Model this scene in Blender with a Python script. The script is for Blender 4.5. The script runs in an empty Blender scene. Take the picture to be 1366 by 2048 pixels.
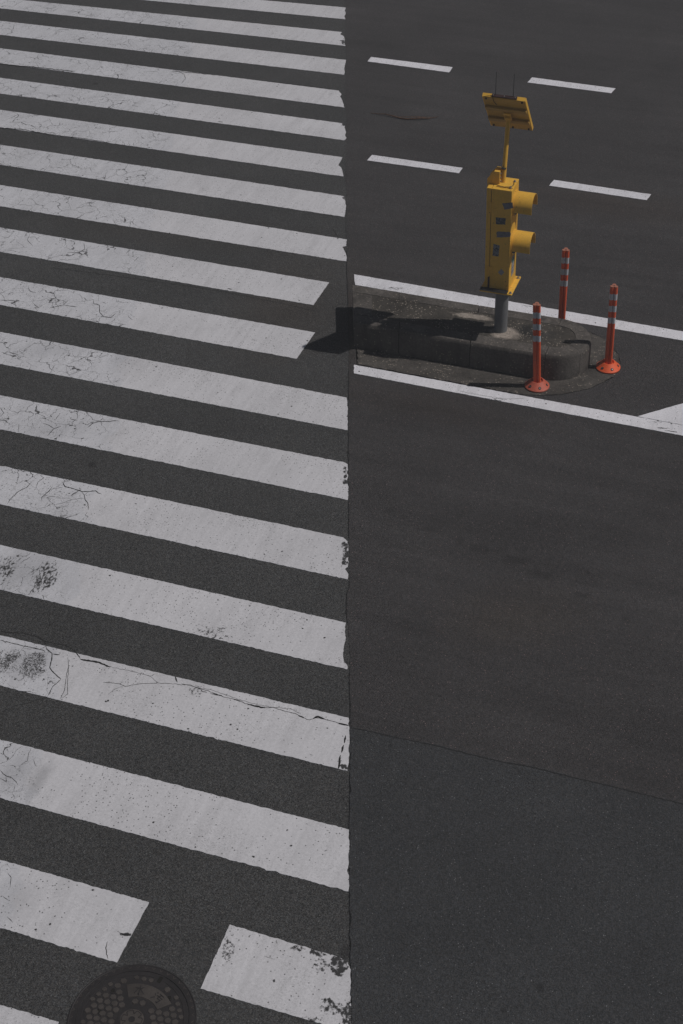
import bpy, bmesh, math, random
from mathutils import Vector, Matrix, noise as mnoise

# ------------------------------------------------------------------ camera, sky, sun, exposure
scn = bpy.context.scene
COL = scn.collection
rad = math.radians
F_PX, CAM_H = 3031.546, 7.31336                    # focal length in photo pixels, eye height on the footbridge (m)
PITCH, ROLL, YAW = rad(38.10816), rad(-1.02553), rad(19.86763)
Rz = Matrix.Rotation(YAW, 3, 'Z')
_r = Vector((1, 0, 0)); _f = Vector((0, math.cos(PITCH), -math.sin(PITCH))); _u = _r.cross(_f)
RIGHT = Rz @ (math.cos(ROLL) * _r + math.sin(ROLL) * _u)
UP = Rz @ (-math.sin(ROLL) * _r + math.cos(ROLL) * _u)
FWD = Rz @ _f
cam_d = bpy.data.cameras.new('camera')
cam_d.sensor_fit = 'VERTICAL'; cam_d.sensor_height = 24.0
cam_d.lens = 24.0 * F_PX / 2048.0
cam_d.clip_start = 0.05; cam_d.clip_end = 2000
cam = bpy.data.objects.new('camera', cam_d); COL.objects.link(cam)
Mx = Matrix((RIGHT, UP, -FWD)).transposed().to_4x4(); Mx.translation = (0, 0, CAM_H)
cam.matrix_world = Mx
scn.camera = cam

SUN_EL, SUN_AZ = rad(57.8), rad(14.5)              # azimuth measured from +x towards +y
world = bpy.data.worlds.new('World'); scn.world = world; world.use_nodes = True
wn = world.node_tree
sky = wn.nodes.new('ShaderNodeTexSky'); sky.sky_type = 'NISHITA'; sky.sun_disc = False
sky.sun_elevation = SUN_EL; sky.sun_rotation = rad(90) - SUN_AZ
bg = wn.nodes['Background']; bg.inputs['Strength'].default_value = 0.030
wn.links.new(sky.outputs[0], bg.inputs[0])
sun_d = bpy.data.lights.new('sun', 'SUN'); sun_d.energy = 3.9; sun_d.angle = rad(0.53); sun_d.color = (1.0, 0.965, 0.945)
sun = bpy.data.objects.new('sun', sun_d); COL.objects.link(sun)
SUN_DIR = Vector((math.cos(SUN_EL) * math.cos(SUN_AZ), math.cos(SUN_EL) * math.sin(SUN_AZ), math.sin(SUN_EL)))
sun.rotation_euler = SUN_DIR.to_track_quat('Z', 'Y').to_euler(); sun.location = SUN_DIR * 30
scn.view_settings.view_transform = 'Standard'; scn.view_settings.look = 'None'
scn.view_settings.exposure = -0.75; scn.view_settings.gamma = 1

# ------------------------------------------------------------------ helpers
def G(px, py, z=0.0):
    """survey: photograph pixel -> point of the horizontal plane at height z"""
    d = RIGHT * ((px - 683) / F_PX) - UP * ((py - 1024) / F_PX) + FWD
    t = (z - CAM_H) / d.z
    return Vector((d.x * t, d.y * t, z))

def tag(o, label=None, cat=None, group=None, kind=None):
    for k, v in (('label', label), ('category', cat), ('group', group), ('kind', kind)):
        if v: o[k] = v
    return o

def link(name, bm, mats, parent=None, smooth=False):
    me = bpy.data.meshes.new(name)
    bmesh.ops.recalc_face_normals(bm, faces=bm.faces[:])
    bm.to_mesh(me); bm.free()
    for m in (mats if isinstance(mats, (list, tuple)) else [mats]): me.materials.append(m)
    if smooth:
        for p in me.polygons: p.use_smooth = True
        me.set_sharp_from_angle(angle=rad(24))
    o = bpy.data.objects.new(name, me); COL.objects.link(o)
    if parent: o.parent = parent
    return o

def thing(name, label, cat, loc, group=None):
    o = bpy.data.objects.new(name, None); COL.objects.link(o); o.location = loc
    o.empty_display_size = 0.1
    return tag(o, label, cat, group)

def copy_tree(o, parent=None):
    c = o.copy(); COL.objects.link(c); c.parent = parent
    for ch in list(o.children): copy_tree(ch, c)
    return c

def slab(bm, pts, z0, z1, mi=0):
    """prism over a polygon, top face and sides"""
    top = [bm.verts.new((p[0], p[1], z1)) for p in pts]
    bot = [bm.verts.new((p[0], p[1], z0)) for p in pts]
    fs = [bm.faces.new(top)]
    n = len(pts)
    for i in range(n):
        fs.append(bm.faces.new((top[i], bot[i], bot[(i + 1) % n], top[(i + 1) % n])))
    for f in fs: f.material_index = mi
    if n > 4: bmesh.ops.triangulate(bm, faces=fs[:1], ngon_method='EAR_CLIP')

def sheet(bm, pts, z, mi=0):
    f = bm.faces.new([bm.verts.new((p[0], p[1], z)) for p in pts]); f.material_index = mi
    if f.normal.z < 0: f.normal_flip()
    if len(pts) > 4: bmesh.ops.triangulate(bm, faces=[f], ngon_method='EAR_CLIP')

def box(bm, c, s, rot=None, bev=0.0, mi=0, seg=2):
    r = bmesh.ops.create_cube(bm, size=1.0)
    vs = r['verts']
    bmesh.ops.scale(bm, vec=s, verts=vs)
    if bev > 0:
        es = list({e for v in vs for e in v.link_edges})
        rb = bmesh.ops.bevel(bm, geom=es, offset=bev, segments=seg, affect='EDGES', profile=0.6)
        vs = list({v for f in rb['faces'] for v in f.verts} | {v for v in vs if v.is_valid})
    if rot is not None: bmesh.ops.rotate(bm, cent=(0, 0, 0), matrix=rot, verts=vs)
    bmesh.ops.translate(bm, vec=c, verts=vs)
    for f in {f for v in vs for f in v.link_faces}: f.material_index = mi
    return vs

def cyl(bm, p0, p1, r0, r1=None, n=20, cap=True, mi=0):
    p0 = Vector(p0); p1 = Vector(p1); r1 = r0 if r1 is None else r1
    d = p1 - p0; q = d.to_track_quat('Z', 'Y').to_matrix()
    a = []; b = []
    for i in range(n):
        t = 2 * math.pi * i / n; e = q @ Vector((math.cos(t), math.sin(t), 0))
        a.append(bm.verts.new(p0 + e * r0)); b.append(bm.verts.new(p1 + e * r1))
    fs = [bm.faces.new((a[i], a[(i + 1) % n], b[(i + 1) % n], b[i])) for i in range(n)]
    if cap: fs += [bm.faces.new(a[::-1]), bm.faces.new(b)]
    for f in fs: f.material_index = mi

def tube(bm, pts, r, n=8, radii=None):
    pts = [Vector(p) for p in pts]; rings = []
    for i, p in enumerate(pts):
        d = (pts[min(i + 1, len(pts) - 1)] - pts[max(i - 1, 0)]).normalized()
        q = d.to_track_quat('Z', 'Y').to_matrix(); rr = radii[i] if radii else r
        rings.append([bm.verts.new(p + q @ Vector((math.cos(2 * math.pi * k / n) * rr, math.sin(2 * math.pi * k / n) * rr, 0))) for k in range(n)])
    for a, b in zip(rings, rings[1:]):
        for k in range(n): bm.faces.new((a[k], a[(k + 1) % n], b[(k + 1) % n], b[k]))
    bm.faces.new(rings[0][::-1]); bm.faces.new(rings[-1])

def lathe(bm, prof, n=32, c=(0, 0, 0)):
    rings = [[bm.verts.new((c[0] + r * math.cos(2 * math.pi * k / n), c[1] + r * math.sin(2 * math.pi * k / n), c[2] + z)) for k in range(n)] for r, z in prof]
    for a, b in zip(rings, rings[1:]):
        for k in range(n): bm.faces.new((a[k], a[(k + 1) % n], b[(k + 1) % n], b[k]))
    bm.faces.new(rings[0][::-1]); bm.faces.new(rings[-1])

# ------------------------------------------------------------------ materials
class N:
    def __init__(s, name, rough=0.8, spec=0.3):
        s.m = bpy.data.materials.new(name); s.m.use_nodes = True
        s.t = s.m.node_tree; s.b = s.t.nodes['Principled BSDF']
        s.b.inputs['Roughness'].default_value = rough
        s.b.inputs['Specular IOR Level'].default_value = spec
        s.pos = s.t.nodes.new('ShaderNodeNewGeometry').outputs['Position']
    def use_object(s): s.pos = s.t.nodes.new('ShaderNodeTexCoord').outputs['Object']; return s
    def put(s, sock, v):
        if hasattr(v, 'links') or hasattr(v, 'is_linked'): s.t.links.new(v, sock)
        elif isinstance(v, (tuple, list)) and sock.type == 'RGBA': sock.default_value = (*v[:3], 1)
        else: sock.default_value = v
    def math(s, op, a, b=0.0, clamp=False, c=None):
        n = s.t.nodes.new('ShaderNodeMath'); n.operation = op; n.use_clamp = clamp
        s.put(n.inputs[0], a); s.put(n.inputs[1], b)
        if c is not None: s.put(n.inputs[2], c)
        return n.outputs[0]
    def vmath(s, op, a, b=(0, 0, 0), scale=None):
        n = s.t.nodes.new('ShaderNodeVectorMath'); n.operation = op
        s.put(n.inputs[0], a)
        if scale is not None: s.put(n.inputs['Scale'], scale)
        else: s.put(n.inputs[1], b)
        return n.outputs['Value'] if op in ('LENGTH', 'DOT_PRODUCT') else n.outputs['Vector']
    def noise(s, scale, detail=3, rough=0.55, vec=None, color=False):
        n = s.t.nodes.new('ShaderNodeTexNoise'); s.put(n.inputs['Vector'], vec if vec is not None else s.pos)
        n.inputs['Scale'].default_value = scale; n.inputs['Detail'].default_value = detail; n.inputs['Roughness'].default_value = rough
        return n.outputs['Color' if color else 'Fac']
    def voro(s, scale, feature='F1', vec=None):
        n = s.t.nodes.new('ShaderNodeTexVoronoi'); n.feature = feature; s.put(n.inputs['Vector'], vec if vec is not None else s.pos)
        n.inputs['Scale'].default_value = scale
        return n
    def mapping(s, scale=(1, 1, 1), rot=0.0, loc=(0, 0, 0), typ='POINT', vec=None):
        n = s.t.nodes.new('ShaderNodeMapping'); n.vector_type = typ; s.put(n.inputs['Vector'], vec if vec is not None else s.pos)
        n.inputs['Location'].default_value = loc; n.inputs['Rotation'].default_value = (0, 0, rot); n.inputs['Scale'].default_value = scale
        return n.outputs[0]
    def ramp(s, fac, stops):
        n = s.t.nodes.new('ShaderNodeMapRange'); n.clamp = True; s.put(n.inputs['Value'], fac)
        (a, va), (b, vb) = stops
        n.inputs['From Min'].default_value = a; n.inputs['From Max'].default_value = b
        n.inputs['To Min'].default_value = va; n.inputs['To Max'].default_value = vb
        return n.outputs[0]
    def mix(s, fac, a, b, mode='MIX'):
        n = s.t.nodes.new('ShaderNodeMix'); n.data_type = 'RGBA'; n.blend_type = mode; n.clamp_factor = True
        s.put(n.inputs[0], fac); s.put(n.inputs[6], a); s.put(n.inputs[7], b)
        return n.outputs[2]
    def gray(s, v):
        n = s.t.nodes.new('ShaderNodeCombineColor')
        for i in range(3): s.put(n.inputs[i], v)
        return n.outputs[0]
    def blob(s, c, rx, ry, ang=0.0, wob=None, amp=0.6, soft=2.0):
        v = s.mapping((rx, ry, 5.0), ang, (c[0], c[1], 0), 'TEXTURE')
        l = s.vmath('LENGTH', v)
        if wob is not None: l = s.math('ADD', l, s.math('MULTIPLY', s.math('SUBTRACT', wob, 0.5), amp))
        return s.math('MULTIPLY', s.math('SUBTRACT', 1.0, l), soft, True)
    def bump(s, h, strength, dist):
        n = s.t.nodes.new('ShaderNodeBump'); n.inputs['Strength'].default_value = strength; n.inputs['Distance'].default_value = dist
        s.put(n.inputs['Height'], h); s.t.links.new(n.outputs[0], s.b.inputs['Normal'])
    def color(s, c): s.put(s.b.inputs['Base Color'], c); return s

def maxi(n, vals):
    o = vals[0]
    for v in vals[1:]: o = n.math('MAXIMUM', o, v)
    return o

def asphalt(name, base, cell, contrast, speck, tints=(), stains=(), streak=0.0, chipc=(0.2, 0.195, 0.185)):
    n = N(name, 0.92, 0.25)
    wob = n.noise(7, 4, 0.65)
    low = n.noise(0.8, 4, 0.6)
    mid = n.noise(2.4, 4, 0.6)
    v1 = n.voro(cell); sep = n.t.nodes.new('ShaderNodeSeparateColor'); n.t.links.new(v1.outputs['Color'], sep.inputs[0])
    grain = n.ramp(sep.outputs[0], ((0, 1 - contrast), (1, 1 + contrast)))
    v2 = n.voro(cell * 0.66); sep2 = n.t.nodes.new('ShaderNodeSeparateColor'); n.t.links.new(v2.outputs['Color'], sep2.inputs[0])
    grain2 = n.ramp(sep2.outputs[1], ((0, 1 - contrast * 0.55), (1, 1 + contrast * 0.55)))
    # light stone chips: some cells only, each a small core
    chip = n.math('MULTIPLY', n.ramp(sep2.outputs[0], ((1 - speck, 0.0), (1 - speck * 0.4, 1.0))), n.ramp(v2.outputs['Distance'], ((0.22, 1), (0.42, 0))))
    tone = n.math('MULTIPLY', n.math('MULTIPLY', grain, grain2),
                  n.math('MULTIPLY', n.ramp(low, ((0.3, 0.86), (0.7, 1.14))), n.ramp(mid, ((0.3, 0.95), (0.7, 1.04)))))
    if streak:
        st = n.noise(1.0, 4, 0.6, n.mapping((0.35, 5.0, 1)))
        tone = n.math('MULTIPLY', tone, n.ramp(st, ((0.3, 1 - streak), (0.7, 1 + streak))))
    col = n.mix(1.0, base, n.gray(tone), 'MULTIPLY')
    huev = n.mix(sep2.outputs[2], (1.07, 1.0, 0.92), (0.92, 1.0, 1.07))
    col = n.mix(0.6, col, n.mix(1.0, col, huev, 'MULTIPLY'))
    for c, rx, ry, ang, tc, k in tints:
        col = n.mix(n.math('MULTIPLY', n.blob(c, rx, ry, ang, wob, 0.8, 1.2), k), col, n.mix(1.0, col, tc, 'MULTIPLY'))
    for c, rx, ry, ang, k in stains:
        col = n.mix(n.math('MULTIPLY', n.blob(c, rx, ry, ang, wob, 2.4, 1.8), k * 0.8), col, (0.014, 0.013, 0.013))
    col = n.mix(n.math('MULTIPLY', chip, 0.8), col, chipc)
    n.color(col)
    n.bump(n.math('ADD', v1.outputs['Distance'], n.math('MULTIPLY', v2.outputs['Distance'], 1.2)), 0.35, 0.004)
    return n.m

def stain(px, py, w, h, k, ang=0.0):
    p = G(px, py); q = G(px + w / 2, py); r = G(px, py - h / 2)
    return ((p.x, p.y), (q - p).length, (r - p).length, YAW + ang, k)

M_OLD = asphalt('old_asphalt', (0.0475, 0.047, 0.0465), 185, 0.58, 0.12, chipc=(0.19, 0.19, 0.18), streak=0.0,
    tints=[((-6.2, 12.7), 2.2, 0.5, 0.1, (0.92, 0.85, 0.8), 0.7), ((-4.7, 11.6), 0.7, 1.3, 0.2, (1.05, 0.93, 0.85), 0.8)],
    stains=[stain(183, 930, 26, 16, 0.75), stain(96, 122, 12, 5, 0.8), stain(191, 168, 14, 6, 0.9), stain(275, 715, 12, 9, 0.6), stain(690, 1905, 26, 40, 0.6)])
M_NEW = asphalt('new_asphalt', (0.0418, 0.0390, 0.0392), 190, 0.42, 0.03, chipc=(0.34, 0.235, 0.23), streak=0.14,
    tints=[((-1.6, 8.0), 0.7, 0.45, 0.5, (1.22, 1.12, 0.98), 0.6), ((-2.9, 10.4), 1.3, 0.35, 0.0, (0.95, 0.88, 0.82), 0.8),
           ((-4.1, 11.5), 0.5, 1.5, 0.2, (1.0, 0.9, 0.8), 0.9), ((-2.3, 14.6), 1.5, 0.5, 0.0, (1.1, 0.97, 0.86), 0.7)],
    stains=[stain(782, 1022, 22, 14, 0.35), stain(812, 1035, 20, 8, 0.3), stain(870, 1062, 50, 14, 0.3, -0.35), stain(918, 1084, 26, 20, 0.45, -0.3),
            stain(960, 1098, 66, 26, 0.5, -0.35), stain(1000, 1098, 40, 16, 0.3, -0.3), stain(1030, 1122, 60, 22, 0.5, -0.35), stain(1078, 1150, 70, 20, 0.5, -0.35),
            stain(1164, 1190, 44, 18, 0.6, -0.25), stain(1255, 1240, 20, 14, 0.5), stain(1176, 1146, 8, 6, 0.9), stain(1120, 940, 9, 6, 0.7), stain(1167, 527, 9, 4, 0.8),
            stain(725, 1006, 9, 7, 0.6), stain(770, 1264, 9, 6, 0.6)])
M_PATCH = asphalt('patched_asphalt', (0.0385, 0.0392, 0.0408), 180, 0.42, 0.035, chipc=(0.24, 0.24, 0.245),
    stains=[stain(1077, 1977, 22, 26, 0.7), stain(1006, 2023, 18, 18, 0.7), stain(1150, 1779, 10, 12, 0.5), stain(1190, 1581, 14, 8, 0.5)])

# the join between the older, crazed paint (left) and the later paint (right) of the crosswalk stripes
A_, B_ = G(330, 345), G(70, 1560)
_d = (B_ - A_).normalized(); NRM = (_d.y, -_d.x, 0.0)          # points to the crazed side or away: fixed below
if Vector(NRM).dot(G(0, 900) - A_) < 0: NRM = (-NRM[0], -NRM[1], 0.0)

def paint(name, base, cracks=True, wear=(), grime=()):
    n = N(name, 0.75, 0.3)
    fine = n.noise(55, 4, 0.7); wob = n.noise(9, 4, 0.65); low = n.noise(1.1, 3)
    st = n.noise(1.0, 4, 0.6, n.mapping((22, 1.4, 1), rad(-4)))
    tone = n.math('MULTIPLY', n.ramp(st, ((0.25, 0.90), (0.75, 1.05))), n.math('MULTIPLY', n.ramp(low, ((0.3, 0.93), (0.7, 1.04))), n.ramp(fine, ((0.25, 0.87), (0.75, 1.09)))))
    col = n.mix(1.0, base, n.gray(tone), 'MULTIPLY')
    # grey tyre grime and thin spots
    g1 = n.noise(1.0, 4, 0.65, n.mapping((7.0, 1.6, 1), rad(8)))
    col = n.mix(n.ramp(g1, ((0.52, 0), (0.78, 0.34))), col, (0.30, 0.295, 0.30))
    g2 = n.math('MULTIPLY', n.ramp(n.noise(130, 2, 0.6), ((0.5, 0), (0.75, 1))), n.ramp(n.noise(2.2, 4, 0.6, n.mapping(loc=(4, 9, 0))), ((0.40, 0.12), (0.72, 0.7))))
    col = n.mix(g2, col, (0.15, 0.147, 0.147))
    for gb in grime:
        col = n.mix(n.math('MULTIPLY', n.blob(*gb[:4], wob, 0.9, 1.3), gb[4]), col, (0.26, 0.26, 0.27))
    dark = []
    # pits
    v = n.voro(48); sp = n.t.nodes.new('ShaderNodeSeparateColor'); n.t.links.new(v.outputs['Color'], sp.inputs[0])
    dens = n.ramp(n.noise(1.7, 3), ((0.40, 0.08), (0.68, 0.75)))
    on = n.math('LESS_THAN', sp.outputs[0], dens)
    dark.append(n.math('MULTIPLY', n.math('MULTIPLY', on, n.ramp(v.outputs['Distance'], ((0.13, 1), (0.27, 0)))), 0.85))
    v = n.voro(16); sp = n.t.nodes.new('ShaderNodeSeparateColor'); n.t.links.new(v.outputs['Color'], sp.inputs[0])
    on = n.math('LESS_THAN', sp.outputs[0], n.ramp(n.noise(2.3, 2), ((0.42, 0.02), (0.72, 0.30))))
    dark.append(n.math('MULTIPLY', on, n.ramp(n.math('ADD', v.outputs['Distance'], n.math('MULTIPLY', n.math('SUBTRACT', fine, 0.5), 0.35)), ((0.10, 1), (0.15, 0)))))
    if cracks:
        side = n.math('SUBTRACT', n.vmath('DOT_PRODUCT', n.pos, NRM), Vector(NRM).dot(A_))
        side = n.math('ADD', side, n.math('MULTIPLY', n.math('SUBTRACT', n.noise(2.5, 2), 0.5), 0.5))
        zone = n.ramp(side, ((-0.06, 0), (0.12, 1)))
        sx_ = n.t.nodes.new('ShaderNodeSeparateXYZ'); n.t.links.new(n.pos, sx_.inputs[0])
        zone = n.math('MULTIPLY', zone, n.ramp(sx_.outputs[1], ((G(0, 1010).y, 0.8), (G(0, 870).y, 1.0))))
        col = n.mix(n.math('MULTIPLY', n.ramp(side, ((-0.02, 0), (0.02, 1))), 0.55), col, n.mix(1.0, col, (0.93, 0.95, 0.97), 'MULTIPLY'))
        w1 = n.vmath('SCALE', n.vmath('SUBTRACT', n.noise(5, 2, color=True), (0.5, 0.5, 0.5)), scale=0.22)
        w2 = n.vmath('SCALE', n.vmath('SUBTRACT', n.noise(28, 3, color=True), (0.5, 0.5, 0.5)), scale=0.045)
        pd = n.vmath('ADD', n.vmath('ADD', n.pos, w1), w2)
        e1 = n.voro(5.2, 'DISTANCE_TO_EDGE', n.mapping((1, 1, 0), vec=pd)).outputs['Distance']
        wd = n.math('MULTIPLY', n.ramp(n.noise(3.4, 3), ((0.36, 0.0), (0.62, 0.018))), zone)
        dark.append(n.math('MULTIPLY', n.ramp(n.math('SUBTRACT', wd, e1), ((0.0, 0), (0.006, 1))), 0.92))
        e2 = n.voro(11, 'DISTANCE_TO_EDGE', n.mapping((1, 1, 0), loc=(3.3, 1.7, 0), vec=pd)).outputs['Distance']
        wd2 = n.math('MULTIPLY', n.ramp(n.noise(2.6, 3, vec=n.mapping(loc=(7, 2, 0))), ((0.42, 0.0), (0.66, 0.019))), zone)
        dark.append(n.math('MULTIPLY', n.ramp(n.math('SUBTRACT', wd2, e2), ((0.0, 0), (0.008, 1))), 0.7))
    wob2 = n.noise(6, 5, 0.75)
    for (c, rx, ry, ang, scale, k, soft, stretch) in wear:
        b = n.blob(c, rx, ry, ang, wob2, 1.7, soft)
        q = n.noise(scale, 4, 0.7, n.mapping((1, stretch, 1), ang))
        dark.append(n.math('MULTIPLY', n.math('SUBTRACT', n.math('ADD', n.math('MULTIPLY', b, k), q), 1.0), 9.0, True))
    pit = maxi(n, dark)
    n.color(n.mix(pit, col, (0.036, 0.035, 0.035)))
    n.bump(n.math('ADD', n.math('MULTIPLY', pit, -1.0), n.math('MULTIPLY', fine, 0.25)), 0.35, 0.003)
    return n.m

def wear(px, py, w, h, scale, k, soft=1.5, ang=0.0, stretch=1.0):
    p = G(px, py); q = G(px + w / 2, py); r = G(px, py - h / 2)
    return ((p.x, p.y), (q - p).length, (r - p).length, YAW + ang, scale, k, soft, stretch)

WEAR = [wear(14, 1140, 90, 110, 60, 0.55, 1.6, ang=-0.2, stretch=0.5), wear(92, 1155, 120, 130, 60, 0.56, 1.4, ang=-0.2, stretch=0.5), wear(16, 1325, 100, 90, 110, 0.58, 1.5), wear(66, 1330, 100, 100, 110, 0.56, 1.5),
        wear(68, 1560, 40, 90, 60, 0.42, 1.5, ang=-0.3), wear(455, 1900, 44, 90, 60, 0.52, 1.8), wear(680, 1930, 70, 70, 24, 0.62, 2.0), wear(640, 1906, 90, 26, 30, 0.57, 2.0),
        wear(596, 1898, 60, 22, 34, 0.56, 2.0), wear(664, 2016, 90, 60, 30, 0.56, 1.8), wear(694, 2030, 44, 90, 34, 0.62, 1.8), wear(640, 1930, 50, 60, 44, 0.53, 1.8), wear(620, 2040, 100, 26, 34, 0.55, 1.8),
        wear(688, 1535, 30, 26, 30, 0.62), wear(395, 550, 110, 50, 30, 0.42, 1.6, stretch=0.3), wear(420, 1270, 170, 70, 44, 0.50, 1.4), wear(395, 1380, 80, 60, 50, 0.50, 1.4), wear(692, 395, 22, 20, 26, 0.62),
        wear(688, 84, 26, 22, 22, 0.62), wear(688, 250, 18, 20, 22, 0.65), wear(690, 1108, 30, 90, 26, 0.60), wear(690, 950, 20, 70, 26, 0.62), wear(250, 1870, 40, 14, 22, 0.7),
        wear(230, 32, 360, 24, 36, 0.42, 1.4), wear(790, 578, 130, 12, 24, 0.52, stretch=4), wear(990, 800, 180, 14, 24, 0.50, stretch=4), wear(1330, 858, 80, 9, 20, 0.56, stretch=5), wear(1310, 846, 120, 12, 26, 0.48, stretch=4)]
M_PAINT = paint('road_paint', (0.60, 0.592, 0.608), True, WEAR[:24], [stain(40, 1140, 200, 100, 0.35), stain(50, 1325, 180, 80, 0.35), stain(80, 1560, 40, 100, 0.5, -0.35), stain(30, 1800, 110, 110, 0.3), stain(30, 1545, 110, 120, 0.3), stain(110, 860, 220, 60, 0.22), stain(250, 725, 90, 60, 0.25), stain(100, 700, 190, 40, 0.25), stain(250, 1600, 60, 60, 0.0)])
M_LINE = paint('line_paint', (0.74, 0.73, 0.76), False, WEAR[24:])
M_CRACK = N('crack_dirt', 0.95, 0.1).color((0.022, 0.0215, 0.0215)).m  # flat dark colour of the dirt lying in the cracks

def concrete(name, base, tints=(), spk=0.5):
    n = N(name, 0.9, 0.2)
    wob = n.noise(9, 4, 0.65); low = n.noise(3.0, 4, 0.65); fine = n.noise(60, 4, 0.7)
    tone = n.math('MULTIPLY', n.ramp(low, ((0.3, 0.55), (0.7, 1.45))), n.ramp(fine, ((0.25, 0.5), (0.75, 1.5))))
    col = n.mix(1.0, base, n.gray(tone), 'MULTIPLY')
    # dark drip streaks down the faces
    dr = n.noise(1.0, 4, 0.6, n.mapping((14, 14, 1.2)))
    col = n.mix(n.ramp(dr, ((0.52, 0), (0.72, 0.55))), col, (0.03, 0.027, 0.024))
    for c, rx, ry, ang, tc, k in tints:
        col = n.mix(n.math('MULTIPLY', n.blob(c, rx, ry, ang, wob, 1.2, 2.5), k), col, n.mix(1.0, n.gray(tone), tc, 'MULTIPLY'))
    v = n.voro(62); sp = n.t.nodes.new('ShaderNodeSeparateColor'); n.t.links.new(v.outputs['Color'], sp.inputs[0])
    on = n.math('MULTIPLY', n.math('LESS_THAN', sp.outputs[0], n.ramp(n.noise(4.5, 4, 0.7), ((0.45, 0.02), (0.72, spk)))), n.ramp(v.outputs['Distance'], ((0.3, 1), (0.5, 0))))
    col = n.mix(n.math('MULTIPLY', on, 0.85), col, (0.26, 0.225, 0.185))
    n.color(col)
    n.bump(n.math('ADD', fine, n.math('MULTIPLY', v.outputs['Distance'], 0.4)), 0.4, 0.005)
    return n.m

def gi(px, py, z=0.25): p = G(px, py, z); return (p.x, p.y)
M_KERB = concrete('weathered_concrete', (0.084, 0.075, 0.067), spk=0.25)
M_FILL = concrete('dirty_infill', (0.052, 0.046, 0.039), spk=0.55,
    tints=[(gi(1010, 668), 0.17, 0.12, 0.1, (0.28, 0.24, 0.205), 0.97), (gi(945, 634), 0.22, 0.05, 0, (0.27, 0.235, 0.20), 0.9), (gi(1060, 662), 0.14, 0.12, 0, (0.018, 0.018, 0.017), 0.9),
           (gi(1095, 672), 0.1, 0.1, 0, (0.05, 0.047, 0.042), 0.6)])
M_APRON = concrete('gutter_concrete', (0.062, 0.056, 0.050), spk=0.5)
M_GAP = N('joint_dirt', 0.95, 0.1).color((0.016, 0.015, 0.013)).m

def paintwork(name, base, rough=0.5, dirt=(0.12, 0.07, 0.02), k=0.5, spec=0.4):
    n = N(name, rough, spec).use_object()
    low = n.noise(5, 4, 0.6); fine = n.noise(60, 3, 0.6)
    col = n.mix(1.0, base, n.gray(n.math('MULTIPLY', n.ramp(low, ((0.3, 0.9), (0.7, 1.08))), n.ramp(fine, ((0.3, 0.95), (0.7, 1.05))))), 'MULTIPLY')
    spots = n.math('MULTIPLY', n.ramp(n.noise(34, 4, 0.6), ((0.66, 0), (0.72, 1))), k)
    run = n.math('MULTIPLY', n.ramp(n.noise(1, 4, 0.6, n.mapping((30, 30, 2.0))), ((0.55, 0), (0.8, 0.35))), k)
    col = n.mix(maxi(n, [spots, run]), col, dirt)
    n.color(col)
    n.put(n.b.inputs['Roughness'], n.ramp(low, ((0.3, rough - 0.08), (0.7, rough + 0.12))))
    return n.m
M_YEL = paintwork('yellow_paint', (0.73, 0.415, 0.05), k=0.9)
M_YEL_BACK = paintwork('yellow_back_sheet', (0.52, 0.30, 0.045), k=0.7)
M_YEL_RAIL = paintwork('shaded_yellow_rail', (0.42, 0.245, 0.045), k=0.9)  # yellow darkened to paint in the shade under the rails, plus dirt specks
M_GALV = paintwork('galvanised_steel', (0.16, 0.165, 0.17), 0.6, (0.10, 0.07, 0.05), 0.5)
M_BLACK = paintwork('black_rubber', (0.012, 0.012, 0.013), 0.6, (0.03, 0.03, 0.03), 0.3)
M_BOLT = N('bolt_steel', 0.3, 0.5).color((0.45, 0.43, 0.4)).m
M_BOLT.node_tree.nodes['Principled BSDF'].inputs['Metallic'].default_value = 0.8
M_LENS = N('smoked_lens', 0.25, 0.5).color((0.02, 0.012, 0.01)).m
M_STEEL_BAND = paintwork('rust_brown_steel', (0.05, 0.022, 0.02), 0.6, (0.03, 0.02, 0.02), 0.4)
M_CELL = N('solar_cells', 0.15, 0.5).color((0.01, 0.012, 0.03)).m
def sticker_mat(name, a, b, scale, t):
    n = N(name, 0.7, 0.2).use_object()
    q = n.noise(scale, 3, 0.6)
    n.color(n.mix(n.ramp(q, ((t, 0), (t + 0.04, 1))), a, b)); return n.m
M_ST_PLAIN = sticker_mat('sticker_grey', (0.17, 0.175, 0.195), (0.12, 0.125, 0.15), 30, 0.55)
M_ST_DARK = sticker_mat('sticker_scribble', (0.19, 0.205, 0.225), (0.04, 0.05, 0.06), 55, 0.52)
M_ST_TORN = sticker_mat('sticker_torn', (0.05, 0.06, 0.07), (0.14, 0.15, 0.16), 45, 0.52)
M_ST_WHITE = sticker_mat('sticker_pale', (0.28, 0.27, 0.28), (0.23, 0.22, 0.23), 30, 0.6)
M_ST_GREEN = N('sticker_green', 0.7, 0.2).color((0.03, 0.12, 0.1)).m
def orange_mat(name, base, k=0.35):
    return paintwork(name, base, 0.5, (0.16, 0.05, 0.03), k)
M_OR = orange_mat('orange_plastic', (0.72, 0.095, 0.024), 0.5)
M_OR_BRIGHT = orange_mat('bright_orange_rubber', (0.78, 0.115, 0.032), 0.5)
M_OR_FADED = orange_mat('faded_orange_rubber', (0.50, 0.11, 0.065), 0.9)
M_OR_TOP = orange_mat('bleached_orange_plastic', (0.36, 0.14, 0.09))
M_REFL = paintwork('reflective_tape', (0.50, 0.52, 0.54), 0.4, (0.2, 0.15, 0.13), 0.4)
M_IRON = N('cast_iron', 0.62, 0.35)
_n = M_IRON; _lo = _n.noise(6, 4, 0.65); _fi = _n.noise(120, 3, 0.6)
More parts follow.
